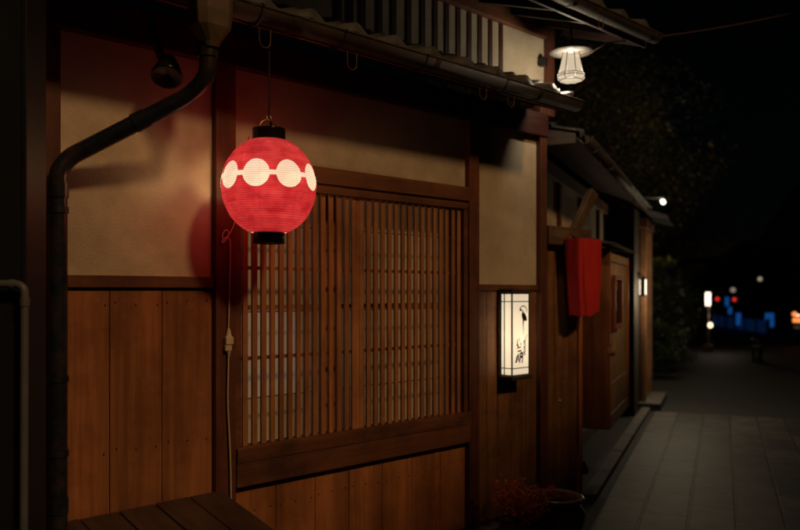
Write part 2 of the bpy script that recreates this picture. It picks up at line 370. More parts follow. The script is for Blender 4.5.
# lower roof: soffit, rafters, tiles, gutter
def tiled_roof(name,parent,t0,t1,n_e,z_e,n_top,z_top,pitch=.27,courses=4,m=None,phase=0):
    mb=MB(); per=14
    def prof(u):  # wavy pan tile: long rise, rounded crest, short fall
        u=u%1.0
        if u<.62: return .052*(u/.62)**1.3
        return .052*(.5+.5*math.cos(math.pi*(u-.62)/.38))
    nt_=int((t1-t0)/pitch*per)
    ts=[t0+(t1-t0)*i/nt_ for i in range(nt_+1)]
    for c in range(courses):
        f0=c/courses; f1=(c+1)/courses+.03
        nA0=n_e+(n_top-n_e)*f0; nA1=n_e+(n_top-n_e)*f1
        zA0=z_e+(z_top-z_e)*f0+.022; zA1=z_e+(z_top-z_e)*f1
        V=[];F=[]
        for t in ts:
            h=prof((t-phase)/pitch); j=.0015*math.sin(37*math.floor((t-phase)/pitch)+c*5)
            V+= [(t,-nA0,zA0+h+j),(t,-nA1,zA1+h),(t,-nA0,zA0+h-(.045 if c==0 else .022)+j)]
        for i in range(len(ts)-1):
            b=3*i; F+=[(b,b+3,b+4,b+1),(b+2,b+5,b+3,b)]
        mb.add(V,F,True)
        n=len(ts)-1; mb.face([V[3*n],V[3*n+2],(ts[n],-nA1,zA1-.03),V[3*n+1]])
    o=mb.build(name,m or M['tile'],parent); return o
RE=-.20
rf=tiled_roof('roof_tiles',HA,-4.6,RE+.02,.40,2.80,-.02,2.96,phase=-2.248+.05)
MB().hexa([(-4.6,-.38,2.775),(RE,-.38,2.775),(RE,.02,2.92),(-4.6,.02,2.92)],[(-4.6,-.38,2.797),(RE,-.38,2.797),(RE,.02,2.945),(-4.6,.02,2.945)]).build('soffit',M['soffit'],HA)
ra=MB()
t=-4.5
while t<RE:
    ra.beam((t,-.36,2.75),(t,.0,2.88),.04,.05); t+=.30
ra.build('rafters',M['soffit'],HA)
MB().bn(-4.6,RE,.355,.375,2.73,2.80).build('fascia_board',M['beam'],HA,.003)
def gutter(parent,t0,t1,n,z,r,seg=10,bands=.9,name='gutter'):
    mb=MB(); V=[];F=[]
    for t in (t0,t1):
        for rr in (r,r-.004):
            for k in range(seg+1):
                a=math.pi+math.pi*k/seg; V.append((t,-n+rr*math.cos(a),z+rr*math.sin(a)))
    m=seg+1
    for k in range(seg):
        F.append((k,k+1,2*m+k+1,2*m+k)); F.append((m+k+1,m+k,3*m+k,3*m+k+1))
        F.append((k,m+k,m+k+1,k+1)); F.append((2*m+k,2*m+k+1,3*m+k+1,3*m+k))
    mb.add(V,F,True)
    mb.tube([(t0,-n-r,z),(t1,-n-r,z)],.006,6); mb.tube([(t0,-n+r,z),(t1,-n+r,z)],.004,6)
    t=t0+.35
    while t<t1:      # joint sleeves
        VV=[];FF=[]
        for tt in (t-.02,t+.02):
            for k in range(seg+1):
                a=math.pi+math.pi*k/seg; VV.append((tt,-n+(r+.003)*math.cos(a),z+(r+.003)*math.sin(a)))
        for k in range(seg): FF.append((k,k+1,m+k+1,m+k))
        mb.add(VV,FF,True); t+=bands
    V=[(t1,-n+r*math.cos(math.pi+math.pi*k/seg),z+r*math.sin(math.pi+math.pi*k/seg)) for k in range(seg+1)]
    mb.face(V)
    return mb.build(name,M['gutter'],parent)
GU=gutter(HA,-4.6,RE,.44,2.775,.058)
def uhook(parent,t,n,z,w,h):
    P=[(t-w/2,-n,z)]
    for k in range(9):
        a=math.pi+math.pi*k/8; P.append((t+w/2*math.cos(a),-n,z-h+w/2+w/2*math.sin(a)))
    P.append((t+w/2,-n,z+.0)); P.append((t+w/2+.012,-n+.02,z+.05))
    return MB().tube(P,.0026,6).build('gutter_hook',M['hook'],parent)
def tA(x,n):   # t on the plane n of house A seen at picture column x
    r=(x-400)/778; return ((AX[1]+n*nA[1])*r-(AX[0]+n*nA[0]))/(dA[0]-dA[1]*r)
for x in (265,352,483,511): uhook(GU,tA(x,.44),.44,2.735,.058,.115 if x<400 else .095)
# brackets holding the gutter
for x in (255,338,420,500):
    t=tA(x,.44); MB().tube(arc([(t,-.37,2.76),(t,-.40,2.705),(t,-.47,2.705),(t,-.505,2.78)],4,.03),.005,6).build('gutter_bracket',M['darkmetal'],GU)

# downpipe with hopper box
th=tA(208,.44)
pts=[(th,-.44,2.66),(th,-.44,2.44),(tA(190,.36),-.36,2.37),(-3.30,-.11,2.10),(-3.345,-.10,2.04),(-3.345,-.10,.05)]
dp=MB(); dp.tube(arc(pts,8,.10),.036,16).tube([(th,-.44,2.58),(th,-.44,2.52)],.042,16)
dp.tube([(-3.345,-.10,1.99),(-3.345,-.10,1.93)],.041,16); dp.tube([(-3.345,-.10,.72),(-3.345,-.10,.66)],.040,16)
DP=dp.build('downpipe',M['pipe'],HA)
mid=Vector(pts[2]).lerp(Vector(pts[3]),.42); dd=(Vector(pts[3])-Vector(pts[2])).normalized()*.03
MB().tube([mid-dd,mid+dd],.040,16).build('pipe_joint',M['pipe'],DP)
for z in (1.2,2.0-.12,.9):
    MB().tube([(-3.345,-.10,z-.012),(-3.345,-.10,z+.012)],.041,14).box(-3.352,-3.338,-.07,.0,z-.01,z+.01).build('pipe_clamp',M['darkmetal'],DP)
hb=MB()
lv=[(.030,.030,2.64),(.036,.036,2.66),(.075,.06,2.72),(.082,.066,2.78),(.082,.066,3.0),(.092,.076,3.0),(.092,.076,3.03)]
V=[];F=[]
for w,d,z in lv:
    c=[(w,-d*.6),(w,d*.6),(w*.6,d),(-w*.6,d),(-w,d*.6),(-w,-d*.6),(-w*.6,-d),(w*.6,-d)]
    V+=[(th+x,-.46+y,z-.085) for x,y in c]
for i in range(len(lv)-1):
    for k in range(8): F.append((i*8+k,i*8+(k+1)%8,(i+1)*8+(k+1)%8,(i+1)*8+k))
hb.add(V,F); hb.build('rainwater_box',M['hopper'],DP,.004)

# upper storey
UZ=3.35
MB().bn(-4.6,.06,-.08,-.012,2.93,UZ+.1).build('plaster_wall',M['plaster'],HA)
MB().bn(.06,.135,-.10,.03,2.80,UZ+.12).build('post',M['post'],HA,.004)
MB().bn(-4.6,.06,-.05,.03,UZ,UZ+.16).build('upper_beam',M['beam'],HA,.004)
us=MB()
for x in (340,352,364,381,395,410,424,436.5,448,459.5,470.5,481,491.5,502):
    c=tA(x,0); us.bn(c-.018,c+.018,-.0115,-.006,2.95,UZ)
us.build('upper_slats',M['plate'],HA)
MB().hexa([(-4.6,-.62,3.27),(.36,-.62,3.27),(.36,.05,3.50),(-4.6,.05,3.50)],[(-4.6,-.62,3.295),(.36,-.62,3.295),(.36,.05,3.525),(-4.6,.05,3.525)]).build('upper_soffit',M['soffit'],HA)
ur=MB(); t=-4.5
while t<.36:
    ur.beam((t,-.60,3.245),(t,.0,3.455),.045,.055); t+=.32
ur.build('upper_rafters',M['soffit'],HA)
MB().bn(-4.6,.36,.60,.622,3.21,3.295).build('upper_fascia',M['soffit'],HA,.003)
tiled_roof('upper_roof_tiles',HA,-4.6,.40,.66,3.30,-.9,3.82,phase=.1,courses=5)
UG=gutter(HA,-4.6,.34,.70,3.265,.05,name='upper_gutter')
uhook(UG,tA(601,.70),.70,3.225,.05,.06)
MB().bn(-.02,.02,.0,.05,3.14,3.20).build('wall_insulator',M['darkmetal'],HA,.004)
# boarded side screen, door leaf, lintel and leaning strut to the right of the corner post
sc=MB()
ed=[.03,.10,.17,.26,.36,.455]
for a_,b_ in zip(ed[:-1],ed[1:]): sc.bn(a_+.002,b_-.002,-.02,.0+random.uniform(0,.003),.05,1.88)
scr=sc.build('side_screen',M['board_r'],HA,.002)
MB().bn(.455,.50,-.10,.02,.03,1.88).build('post',M['board_v2'],HA,.003)
MB().bn(.032,.075,.004,.012,.05,1.88).build('screen_stile',M['post'],scr,.002)
tk=tA(559,0); k=MB(); k.lathe([(.0,0),(.008,0),(.010,.004),(.007,.010),(.0,.012)],12)
ko=k.build('door_stud',M['white_cer'],scr); ko.location=(tk,-.003,.762); ko.rotation_euler=(R(90),0,0)
MB().bn(.03,.56,-.08,.06,1.885,2.02).build('lintel',M['oldwood'],HA,.006)
MB().hexa([(.355,-.05,2.02),(.44,-.05,2.02),(.44,.0,2.02),(.355,.0,2.02)],[(.56,-.07,2.33),(.64,-.07,2.285),(.64,-.02,2.285),(.56,-.02,2.33)]).build('leaning_strut',M['oldwoodz'],HA,.004)

# ------------------------------------------------------------------ red lantern
LN=root('red_lantern',LP,RA,'round red paper lantern with joined cream discs glowing under the eave','lantern')
prof=[]; nr=90
Rr=.2125
for i in range(nr+1):
    f=i/nr; th_=R(20)+f*R(140)
    z=Rr*math.cos(th_)*1.04; r=Rr*math.sin(th_)**.92
    rb=1.0+ .0045*math.sin(z*2*math.pi/.0096)+.004*math.sin(z*31+1)+.003*math.sin(z*83)
    prof.append((r*rb,z))
ztop=prof[0][1]; 
LB=MB().lathe(prof[::-1],72).build('paper_globe',M['lantern'],LN)
MB().lathe([(.0,ztop-.012),(.073,ztop-.012),(.0745,ztop-.004),(.0735,ztop+.048),(.0745,ztop+.052),(.068,ztop+.052),(.067,ztop+.01),(.0,ztop+.01)],40).build('top_cap',M['black'],LN)
MB().lathe([(.0,-ztop-.046),(.064,-ztop-.046),(.0645,-ztop-.05),(.0705,-ztop-.05),(.070,-ztop+.004),(.0705,-ztop+.012),(.0,-ztop+.012)],40).build('bottom_cap',M['black'],LN)
zc=ztop+.052
P=[(-.05,0,zc-.01)]+[(-.05*math.cos(math.pi*k/12),0,zc+.042*math.sin(math.pi*k/12)) for k in range(13)]+[(.05,0,zc-.01)]
BH=MB().tube(P,.0035,8).build('bail_handle',M['brass'],LN)
MB().tube([( .012*math.cos(a),.004*math.sin(a*1.0),zc+.05+.012*math.sin(a)) for a in [k*math.pi/5 for k in range(-3,8)]],.0028,8).build('handle_ring',M['brass'],BH)
MB().tube([(.02,.02,zc-.02),(.024,.02,zc+.02),(.014,.01,zc+.045),(.0,0,zc+.055)],.005,8).build('bulb_flex',M['cable'],LN)
MB().tube([(0,0,zc+.05),(.004,0,zc+.16),(0,0.0,zc+.30),(0.002,.0,2.74-2.026)],.0040,8).build('hanging_cord',M['cable'],LN)

light('lantern_bulb',(0,0,0),30,(1,.62,.36),.05,LN)

# ------------------------------------------------------------------ flex with plug down the post
tc_=tA(228,.06)
EC=root('hanging_flex',A(tc_,.055,0),RA,'thin cream electric flex with a plug hanging down the red post below the lantern','cable')
def flexpt(x,y,n=.055):
    t=tA(x,n); Y=A(t,n)[1]; return (t-tc_, -(n-.055), 1.55-(y-292)/778*Y)
P=[flexpt(249,137,.27),flexpt(243,160,.2),flexpt(240,190,.1),flexpt(238,212),flexpt(233,228),flexpt(228,236),flexpt(223,240),flexpt(222,235),flexpt(226,229),flexpt(229,232),flexpt(227,239),flexpt(222,244),flexpt(222,240),flexpt(229,236),flexpt(230.5,246),flexpt(229.5,290),flexpt(228.5,330)]
def smooth(P,it=2):
    P=[Vector(p) for p in P]
    for _ in range(it):
        Q=[P[0]]
        for a,b in zip(P[:-1],P[1:]): Q+=[a.lerp(b,.25),a.lerp(b,.75)]
        P=Q+[P[-1]]
    return P
MB().tube(smooth(P),.0036,8).build('upper_flex',M['cord'],EC)
P=[flexpt(228.5,352),flexpt(228.3,370),flexpt(227.5,400),flexpt(229,430),flexpt(230.5,460),flexpt(231,502),flexpt(232,560)]
MB().tube(smooth(P),.0042,8).build('lower_flex',M['cord'],EC)
x0,_,z0=flexpt(228.7,333); pl=MB()
pl.box(x0-.021,x0+.021,-.014,.012,z0-.055,z0-.018); pl.box(x0-.023,x0+.013,-.011,.010,z0-.086,z0-.057); pl.tube([(x0,0,z0-.02),(x0,0,z0+.022)],[.016,.006],10); pl.tube([(x0,0,z0-.086),(x0,0,z0-.112)],[.010,.006],10)
pl.build('plug',M['cord'],EC,.004)

# ------------------------------------------------------------------ sign lantern box on the boards
ts0,ts1=-.465,-.277; SN0,SN1=.02,.12; SZ0,SZ1=.995,1.545
SG=root('sign_lantern',A(ts0,SN0,SZ0),RA,'white box lamp with brushed black characters, mounted on the boards right of the window','lamp')
w=ts1-ts0; d=SN1-SN0; h=SZ1-SZ0
fr=MB()
bb=.009
for x in (0,w-bb):
    for y in (-d,-bb): fr.box(x,x+bb,y,y+bb,0,h)
for z in (0,h-bb):
    fr.box(bb,w-bb,-d,-d+bb,z,z+bb); 
    for x in (0,w-bb): fr.box(x,x+bb,-d+bb,-bb,z,z+bb)
fr.box(-.012,w+.012,-d-.012,.0,-.026,-.002); fr.box(-.012,w+.012,-d-.012,.0,h+.002,h+.022)
fr.box(-.012,w+.012,.001,.018,-.04,h+.03)
fr.build('box_frame',M['darkhouse'],SG,.0015)
mu=MB()
for z in (.052,h-.058):
    mu.box(bb,w-bb,-d-.0005,-d+.0035,z-.003,z+.003); mu.box(-.0005,.0035,-d+bb,-bb,z-.003,z+.003)
mu.box(-.001,.003,-.038,-.032,bb,h-bb)
mu.build('muntins',M['darkhouse'],SG)
pa=MB(); pa.box(bb-.002,w-bb+.002,-d+.004,-d+.0055,bb-.002,h-bb+.002); pa.box(.004,.0055,-d+.006,-bb+.002,bb-.002,h-bb+.002); pa.box(w-.0055,w-.004,-d+.006,-bb+.002,bb-.002,h-bb+.002)
pa.build('paper_panel',M['signpaper'],SG)
# brush writing: strokes in panel units (u 0..1 across the right-hand pane, v 0..1 from the top), w = brush width
INK=MB(); uu0,uu1=.022,w-bb-.006; vv0,vv1=h-.062,.056
def stroke(pts,ws):
    P=[Vector((uu0+(uu1-uu0)*u,0,vv0+(vv1-vv0)*v)) for u,v in pts]
    n=len(P); ws_=ws if isinstance(ws,list) else [ws]*n
    Lp=[];Rp=[]
    for i,p in enumerate(P):
        dd=(P[min(i+1,n-1)]-P[max(i-1,0)]).normalized(); q=Vector((dd.z,0,-dd.x))
        Lp.append(p+q*ws_[i]*.0034); Rp.append(p-q*ws_[i]*.0034)
    for i in range(n-1):
        y=-d+.0038
        a_,b_,c_,e_=[(v.x,y,v.z) for v in (Lp[i],Rp[i],Rp[i+1],Lp[i+1])]
        INK.face([a_,b_,c_,e_])
# top flourish: crested hooked figure with trailing tail (read from the photograph)
stroke([(.43,.11),(.50,.075),(.62,.060),(.76,.062),(.86,.085),(.92,.125),(.90,.165)],[1.2,1.0,1,1.1,1.1,1,.6])
stroke([(.42,.12),(.50,.115),(.56,.135)],[2.4,2.8,1])
stroke([(.62,.12),(.66,.15),(.60,.17)],[1,2,1.2])
stroke([(.60,.17),(.68,.20),(.76,.24),(.86,.29)],[2.5,6.0,6.5,1.8])
stroke([(.80,.21),(.88,.25),(.90,.29)],[1,2.5,1.2])
stroke([(.66,.20),(.68,.28),(.67,.36),(.69,.43),(.68,.50)],[3,2.4,1.2,.8,.4])
# right hand small column
for (cx,cy) in ((.76,.615),(.77,.70),(.76,.78)):
    stroke([(cx-.08,cy),(cx,cy-.012),(cx+.10,cy-.022)],[1.2,.9,.6])
    stroke([(cx+.02,cy-.04),(cx,cy+.01),(cx-.07,cy+.045)],[.8,1,.6])
    stroke([(cx-.02,cy+.022),(cx+.06,cy+.018),(cx+.06,cy+.048)],[.8,1.1,.7])
stroke([(.84,.54),(.86,.60)],[.7,.4]); stroke([(.93,.50),(.90,.56)],[.6,.4])
# main column
stroke([(.27,.57),(.26,.66)],[1,1.6]); stroke([(.40,.545),(.41,.60)],[.7,.9])
stroke([(.20,.665),(.29,.655),(.33,.69),(.24,.715)],[1.6,2,1.8,.8]); stroke([(.30,.70),(.50,.69)],[1,1.3]); stroke([(.50,.625),(.52,.665)],[1.4,.8])
stroke([(.27,.755),(.45,.745),(.56,.75)],[1.2,1.6,1]); stroke([(.36,.79),(.24,.84),(.13,.93)],[1.4,2.2,1.4])
stroke([(.23,.83),(.34,.825),(.36,.91)],[1.4,1.5,1.4]); stroke([(.25,.875),(.35,.87)],[1,1]); stroke([(.21,.83),(.22,.92)],[1.3,1.6])
stroke([(.44,.79),(.62,.785),(.64,.83),(.60,.93),(.52,.92)],[2.2,2.8,1.4,1.6,1]); stroke([(.46,.80),(.46,.86),(.40,.94)],[1.6,1.8,1]); stroke([(.47,.845),(.62,.835)],[2.5,2.5])
INK.build('brush_writing',M['ink'],SG)
light('sign_bulb',(.094,-.05,h*.45),2.3,(1,.84,.60),.02,SG)

# ------------------------------------------------------------------ hanging disc lamp
tL=tA(571,.35); LL=A(tL,.35,0)
HL=root('disc_lamp',(LL[0],LL[1],2.93),RA,'white glass lamp under a flat metal disc, hung from the upper eave','lamp')
zt=.215
MB().lathe([(.0,zt+.012),(.03,zt+.012),(.143,zt-.004),(.143,zt-.010),(.03,zt+.002),(0,zt+.002)],40).build('disc_reflector',M['concrete'],HL)
MB().tube([(0,0,zt+.01),(0,0,.47)],.007,8).tube([(0,0,zt+.008),(0,0,zt+.05)],.022,12).build('lamp_stem',M['darkmetal'],HL)
gp=[(.040,zt-.004),(.055,zt-.012),(.084,.062),(.094,.055),(.094,.038),(.076,.020),(.0,.012)]
MB().lathe(gp,8,smooth=False,a0=R(10)).build('glass_shade',M['lampglass'],HL)
cg=MB()
for k in range(8):
    a=R(10)+2*math.pi*k/8; c,s_=math.cos(a),math.sin(a)
    cg.tube([(r*c*1.02,r*s_*1.02,z) for r,z in gp[1:6]],.0026,6)
for r,z in ((.0865,.062),(.096,.046),(.078,.019)):
    cg.tube([(r*math.cos(R(10)+2*math.pi*k/8),r*math.sin(R(10)+2*math.pi*k/8),z) for k in range(9)],.0024,6)
cg.build('wire_guard',M['darkmetal'],HL)
light('lamp_bulb',(0,0,.06),19,(1,.80,.55),.03,HL)

# overhead wire
W0=A(tA(560,.30),.30,3.30); 
wp=[]; a_=Vector(px(556,52,5.3)); b_=Vector(px(606,43,5.0)); c_=Vector(px(830,3,7.5))
for i in range(7): wp.append(a_.lerp(b_,i/6)+Vector((0,0,-.05*4*(i/6)*(1-i/6))))
for i in range(1,13): wp.append(b_.lerp(c_,i/12)+Vector((0,0,-.04*4*(i/12)*(1-i/12))))
o=MB().tube(wp,.0045,6).build('overhead_wire',M['twig']); tag(o,'thin wire strung from the upper eave to the right across the black sky','wire')

# ------------------------------------------------------------------ dark round shape on an arm under left eave
SP=root('dark_fitting',A(tA(168,.2),.2,2.52),RA,'dark round floodlight tucked under the eave beside the bent drainpipe','fitting')
MB().beam((-.10,.0,.22),(-.03,0,.03),.02,.045,(0,1,0)).build('arm',M['black'],SP,.003)
q=MB().lathe([(.0,.05),(.03,.045),(.05,.0),(.066,-.05),(.066,-.065),(.06,-.065),(.0,-.04)],24).build('round_head',M['black'],SP); q.rotation_euler=(R(-25),R(20),0); q.location=(.0,0,.0)

# ------------------------------------------------------------------ left neighbour: grey shed wall + pipe
NW=root('grey_shed',(-2.335,2.70,0),0,'dark blue grey metal clad shed wall at the far left edge','shed')
mb=MB(); x=-1.0
while x<1.0: mb.box(x,x+.165,.0,.16,0,3.4); mb.box(x+.155,x+.172,-.006,.0,0,3.4); x+=.17
mb.build('siding',M['greywall'],NW,.002)
MB().box(-1.0,1.062,-.03,.19,3.4,3.5).build('roof_edge',M['darkmetal'],NW,.004)
PX=root('grey_pipe',px(16,530,2.6)[:2]+(0,),0,'slim grey plastic pipe with a bent elbow against the dark shed wall','pipe')
zz=px(0,284,2.6)[2]
MB().tube(arc([(-.5,.06,zz+.005),(0,.06,zz),(-.006,.06,.0)],8,.035),.0135,14).build('pipe_run',M['greypipe'],PX)
for a_,b_ in (((0.0,.06,zz-.075),(0.0,.06,zz-.045)),((-.05,.06,zz),(-.035,.06,zz)),((-.003,.06,.62),(-.003,.06,.58))): MB().tube([a_,b_],.0165,14).build('pipe_socket',M['greypipe'],PX)

# ------------------------------------------------------------------ plank bench under left boards
tb0,tb1=-3.40,-2.56
BN=root('plank_bench',A(tb0,.025,0),RA,'dark weathered plank bench standing against the boards at bottom left','bench')
pk=MB(); nbd=5; L_=tb1-tb0
for i in range(nbd):
    x0=L_*i/nbd+.003; x1=L_*(i+1)/nbd-.003; dz=random.uniform(-.003,.003)
    pk.hexa([(x0,-.52,.475+dz),(x1,-.52,.475+dz),(x1,0,.575+dz),(x0,0,.575+dz)],[(x0,-.52,.50+dz),(x1,-.52,.50+dz),(x1,0,.60+dz),(x0,0,.60+dz)])
pk.build('seat',M['oldwoody'],BN,.003)
MB().box(0,L_,-.50,-.47,.40,.47).box(0,L_,-.03,-.0,.44,.57).build('seat_rail',M['oldwood'],BN,.003)
for x in (.04,L_-.09):
    for y,zt_ in ((-.47,.40),(-.05,.44)): MB().box(x,x+.05,y,y+.045,0,zt_).build('leg',M['oldwoodz'],BN,.003)

# ------------------------------------------------------------------ urn, red shrub, little post
UN=root('stoneware_urn',A(-.40,.42,0),RA,'glazed brown stoneware urn with thick rolled rim on the ground by the doorway','urn')
pr=[(.0,.0),(.11,.0),(.13,.02),(.17,.08),(.185,.13),(.18,.175),(.155,.21),(.148,.222),(.155,.232),(.172,.24),(.178,.252),(.172,.264),(.158,.268),(.148,.262),(.142,.25),(.14,.21),(.13,.1),(0,.06)]
MB().lathe(pr,48).build('bowl',M['ceramic'],UN)
MB().lathe([(0,.205),(.137,.205)],32).build('water',M['glassdark'],UN)
for k in range(10):
    a=2*math.pi*k/10; q=MB().lathe([(0,.012),(.010,.008),(.014,0)],10).build('glaze_knob',M['ceramic'],UN)
    q.location=(.177*math.cos(a),.177*math.sin(a),.165); q.rotation_euler=(0,R(80),a)
def shrub(name,loc,label,rx,rz,n,leaf,mleaf,nst=16,group=None):
    o=root(name,loc,0,label,'shrub',group)
    MB().lathe([(0,0),(.07,0),(.10,.13),(.105,.15),(.092,.15),(.088,.12),(0,.12)],24).build('pot',M['pot'],o)
    st_=MB(); lf=MB()
    for i in range(nst):
        a=random.uniform(0,6.28); rr=random.uniform(.2,1)*rx; hh=rz*random.uniform(.55,1)
        P=[Vector((.02*math.cos(a),.02*math.sin(a),.12)),Vector((rr*.4*math.cos(a),rr*.4*math.sin(a),.12+hh*.5)),Vector((rr*math.cos(a+.2),rr*math.sin(a+.2),.12+hh))]
        P=smooth(P); st_.tube(P,[.003-.002*k/len(P) for k in range(len(P))],5)
        for j in range(n//nst):
            p=P[random.randrange(len(P)//3,len(P))]+Vector([random.gauss(0,.018) for _ in range(3)])
            dv=Vector([random.gauss(0,1) for _ in range(3)]).normalized(); u=dv.orthogonal().normalized()
            l=leaf*random.uniform(.6,1.3)
            lf.face([p,p+dv*l*.5+u*l*.22,p+dv*l,p+dv*l*.5-u*l*.22])
    st_.build('stems',M['twig'],o); lf.build('leaves',mleaf,o); return o
shrub('red_leaf_shrub',A(-.72,.42,0),'twiggy red leaved shrub in a low pot, left of the urn',.21,.27,2200,.026,M['redleaf'],26)
PB=root('wooden_stub',A(-.86,.40,0),RA,'short dark wooden stub post beside the red leaved shrub','post')
MB().box(-.035,.035,-.035,.035,0,.19).build('shaft',M['oldwoodz'],PB,.004); MB().box(-.042,.042,-.042,.042,.19,.205).build('cap',M['darkhouse'],PB,.003)

# ------------------------------------------------------------------ HOUSE B
HB=root('neighbouring_townhouse',B(0,0),RB,'darker second townhouse beyond the corner with a projecting board bay','house')
NBW=-.35
MB().bn(-.45,4.6,NBW-.1,NBW,2.09,2.50).build('plaster_wall',M['plaster'],HB)
bd=MB(); s=-.45
while s<4.55: 
    w_=random.uniform(.16,.22); bd.bn(s+.002,min(s+w_,4.6)-.002,NBW-.1,NBW+random.uniform(0,.004),.05,2.0); s+=w_
bd.build('wall_boards',M['board_r'],HB)
MB().bn(-.45,4.6,NBW-.05,NBW+.04,2.0,2.09).build('head_beam',M['beam'],HB,.004)
for s in (.75,1.9,3.1,4.5): MB().bn(s,s+.09,NBW-.05,NBW+.03,2.09,2.55).build('post',M['post'],HB,.003)
MB().bn(-.45,4.6,NBW-.05,NBW+.05,2.50,2.62).build('wall_plate',M['beam'],HB,.004)
MB().hexa([(-.45,-.04,2.64),(4.6,-.04,2.64),(4.6,-NBW+.3,2.86),(-.45,-NBW+.3,2.86)],[(-.45,-.04,2.66),(4.6,-.04,2.66),(4.6,-NBW+.3,2.88),(-.45,-NBW+.3,2.88)]).build('soffit',M['soffit'],HB)
MB().bn(-.48,-.451,NBW-.30,.03,2.61,2.72).build('barge_board',M['oldwoody'],HB,.004)
tiled_roof('roof_tiles',HB,-.5,4.65,.06,2.665,NBW-.4,2.93,phase=.05)
GB=gutter(HB,-.45,4.7,.09,2.655,.048)
for s in (.3,1.1,1.9,2.9): uhook(GB,s,.09,2.62,.05,.09)
MB().bn(-.2,4.6,NBW-.1,NBW+.05,.0,.16).build('stone_base',M['stone'],HB,.006)
# projecting board bay
BAY=MB(); 
BAY.bn(.02,1.29,NBW,.17,.50,.53); BAY.bn(.02,1.29,NBW,.17,1.86,1.885)
for i in range(5):
    a_=NBW+(.17-NBW)*i/5; BAY.bn(.0,.02,a_+.001,a_+(.17-NBW)/5-.001,.50,1.885)
BAY=BAY.build('board_bay',M['board_v'],HB,.002)
bf=MB()
for i in range(6):
    a_=.02+1.27*i/6; bf.bn(a_+.001,a_+1.27/6-.001,.17,.188,.56,1.83)
bf.bn(.046,1.249,.189,.20,.50,.60); bf.bn(.046,1.249,.189,.20,1.79,1.86); bf.bn(.046,1.249,.189,.198,.80,.84)
bf.build('front_panel',M['bay_front'],BAY,.002)
MB().bn(-.0,.045,.17,.205,.50,1.885).build('corner_trim',M['board_v2'],BAY,.002)
MB().bn(1.25,1.295,.17,.205,.50,1.885).build('corner_trim',M['board_v2'],BAY,.002)
MB().hexa([(-.12,-.26,1.90),(1.40,-.26,1.90),(1.40,.34,2.00),(-.12,.34,2.00)],[(-.12,-.26,1.918),(1.40,-.26,1.918),(1.40,.34,2.018),(-.12,.34,2.018)]).build('bay_lid',M['tile'],BAY,.003)
MB().bn(4.0,4.6,NBW,-.02,.0,2.6).build('end_wall',M['darkhouse'],HB)
# framed notice and basket on the bay front
def bay_at(x,y,n=.2):
    r=(x-400)/778; s=((BX[1]+n*nB[1])*r-(BX[0]+n*nB[0]))/(dB[0]-dB[1]*r); Y=B(s,n)[1]; return s,1.55-(y-292)/778*Y,Y
s0,zt_,_=bay_at(611,275); s1,zb_,_=bay_at(618.5,327)
NF=root('framed_notice',B(s0,.205,zb_-.0),RB,'narrow reddish wooden notice frame hung on the board bay','notice board')
ww=s1-s0; hh=zt_-zb_
f=MB(); f.box(0,.035,-.03,0,0,hh); f.box(ww-.035,ww,-.03,0,0,hh); f.box(.035,ww-.035,-.03,0,0,.035); f.box(.035,ww-.035,-.03,0,hh-.035,hh)
f.build('frame',M['notice'],NF,.003)
MB().box(.035,ww-.035,-.012,-.002,.035,hh-.035).build('paper',M['darkhouse'],NF)
MB().box(.08,ww*.5,-.016,-.0125,hh*.72,hh*.93).build('slip',M['paperp'],NF); MB().box(.10,ww*.45,-.016,-.0125,hh*.33,hh*.5).build('slip',M['paperp'],NF)
s0,zz_,_=bay_at(611,350,.24)
BKs=.7
BK=root('wall_basket',B(s0,.245,zz_),RB,'small straw basket with a curled handle pinned low on the board bay','basket')
MB().lathe([(0,-.06),(.032,-.06),(.052,.03),(.045,.03),(.028,-.05),(0,-.05)],18).build('bowl',M['straw'],BK)
MB().tube(smooth([(-.05,0,.03),(-.075,0,.09),(-.03,.02,.10),(0,.03,.06),(.03,.02,.10),(.075,0,.09),(.05,0,.03)]),.006,8).build('handle',M['straw'],BK)
BK.scale=(BKs,)*3
# little white ceramic bottle at the wall foot
p=px(587,463,6.6); 
WB=MB().lathe([(0,0),(.032,0),(.038,.02),(.036,.05),(.018,.075),(.012,.095),(.016,.105),(.010,.105),(0,.09)],20).build('white_bottle',M['white_cer']); WB.location=B(.42,-.06,.057); tag(WB,'tiny white ceramic bottle on the kerb stone at the foot of the bay','bottle')

# red cloth hanging from the lintel end
RCp=A(.33,.14,1.93)
RC=root('red_cloth',RCp,RA,'bright red cloth hanging in folds from the lintel end beside the bay','cloth')
mb=MB(); rows=26; cols=56
def ring(f):
    V=[]
    hw=.150*(1-.24*f); hd=.085*(1-.15*f)
    for k in range(cols):
        a=2*math.pi*k/cols
        fold=1+.08*math.sin(a*9+1.3*math.sin(f*3))*min(1,.35+f)+.02*math.sin(a*17+f*4)
        x=hw*math.copysign(abs(math.cos(a))**.55,math.cos(a))*fold+.012*f; y=hd*math.copysign(abs(math.sin(a))**.6,math.sin(a))*fold
        zb=-.55+.008*math.sin(a*5)+.03*(.5+.5*math.tanh((x-.02)*40))
        V.append((x,y,(.0)+(zb)*f))
    return V
V=[];F=[]
for i in range(rows+1): V+=ring(i/rows)
for i in range(rows):
    for k in range(cols): F.append((i*cols+k,i*cols+(k+1)%cols,(i+1)*cols+(k+1)%cols,(i+1)*cols+k))
mb.add(V,F,True); mb.face([(x,y,z) for x,y,z in V[:cols]]); mb.build('cloth',M['redcloth'],RC)
MB().tube([(-.13,0,.008),(.14,0,.008)],.010,10).tube([(-.09,0,.01),(-.09,.06,.045)],.005,6).tube([(.09,0,.01),(.09,.06,.045)],.005,6).build('hanging_rod',M['darkhouse'],RC)

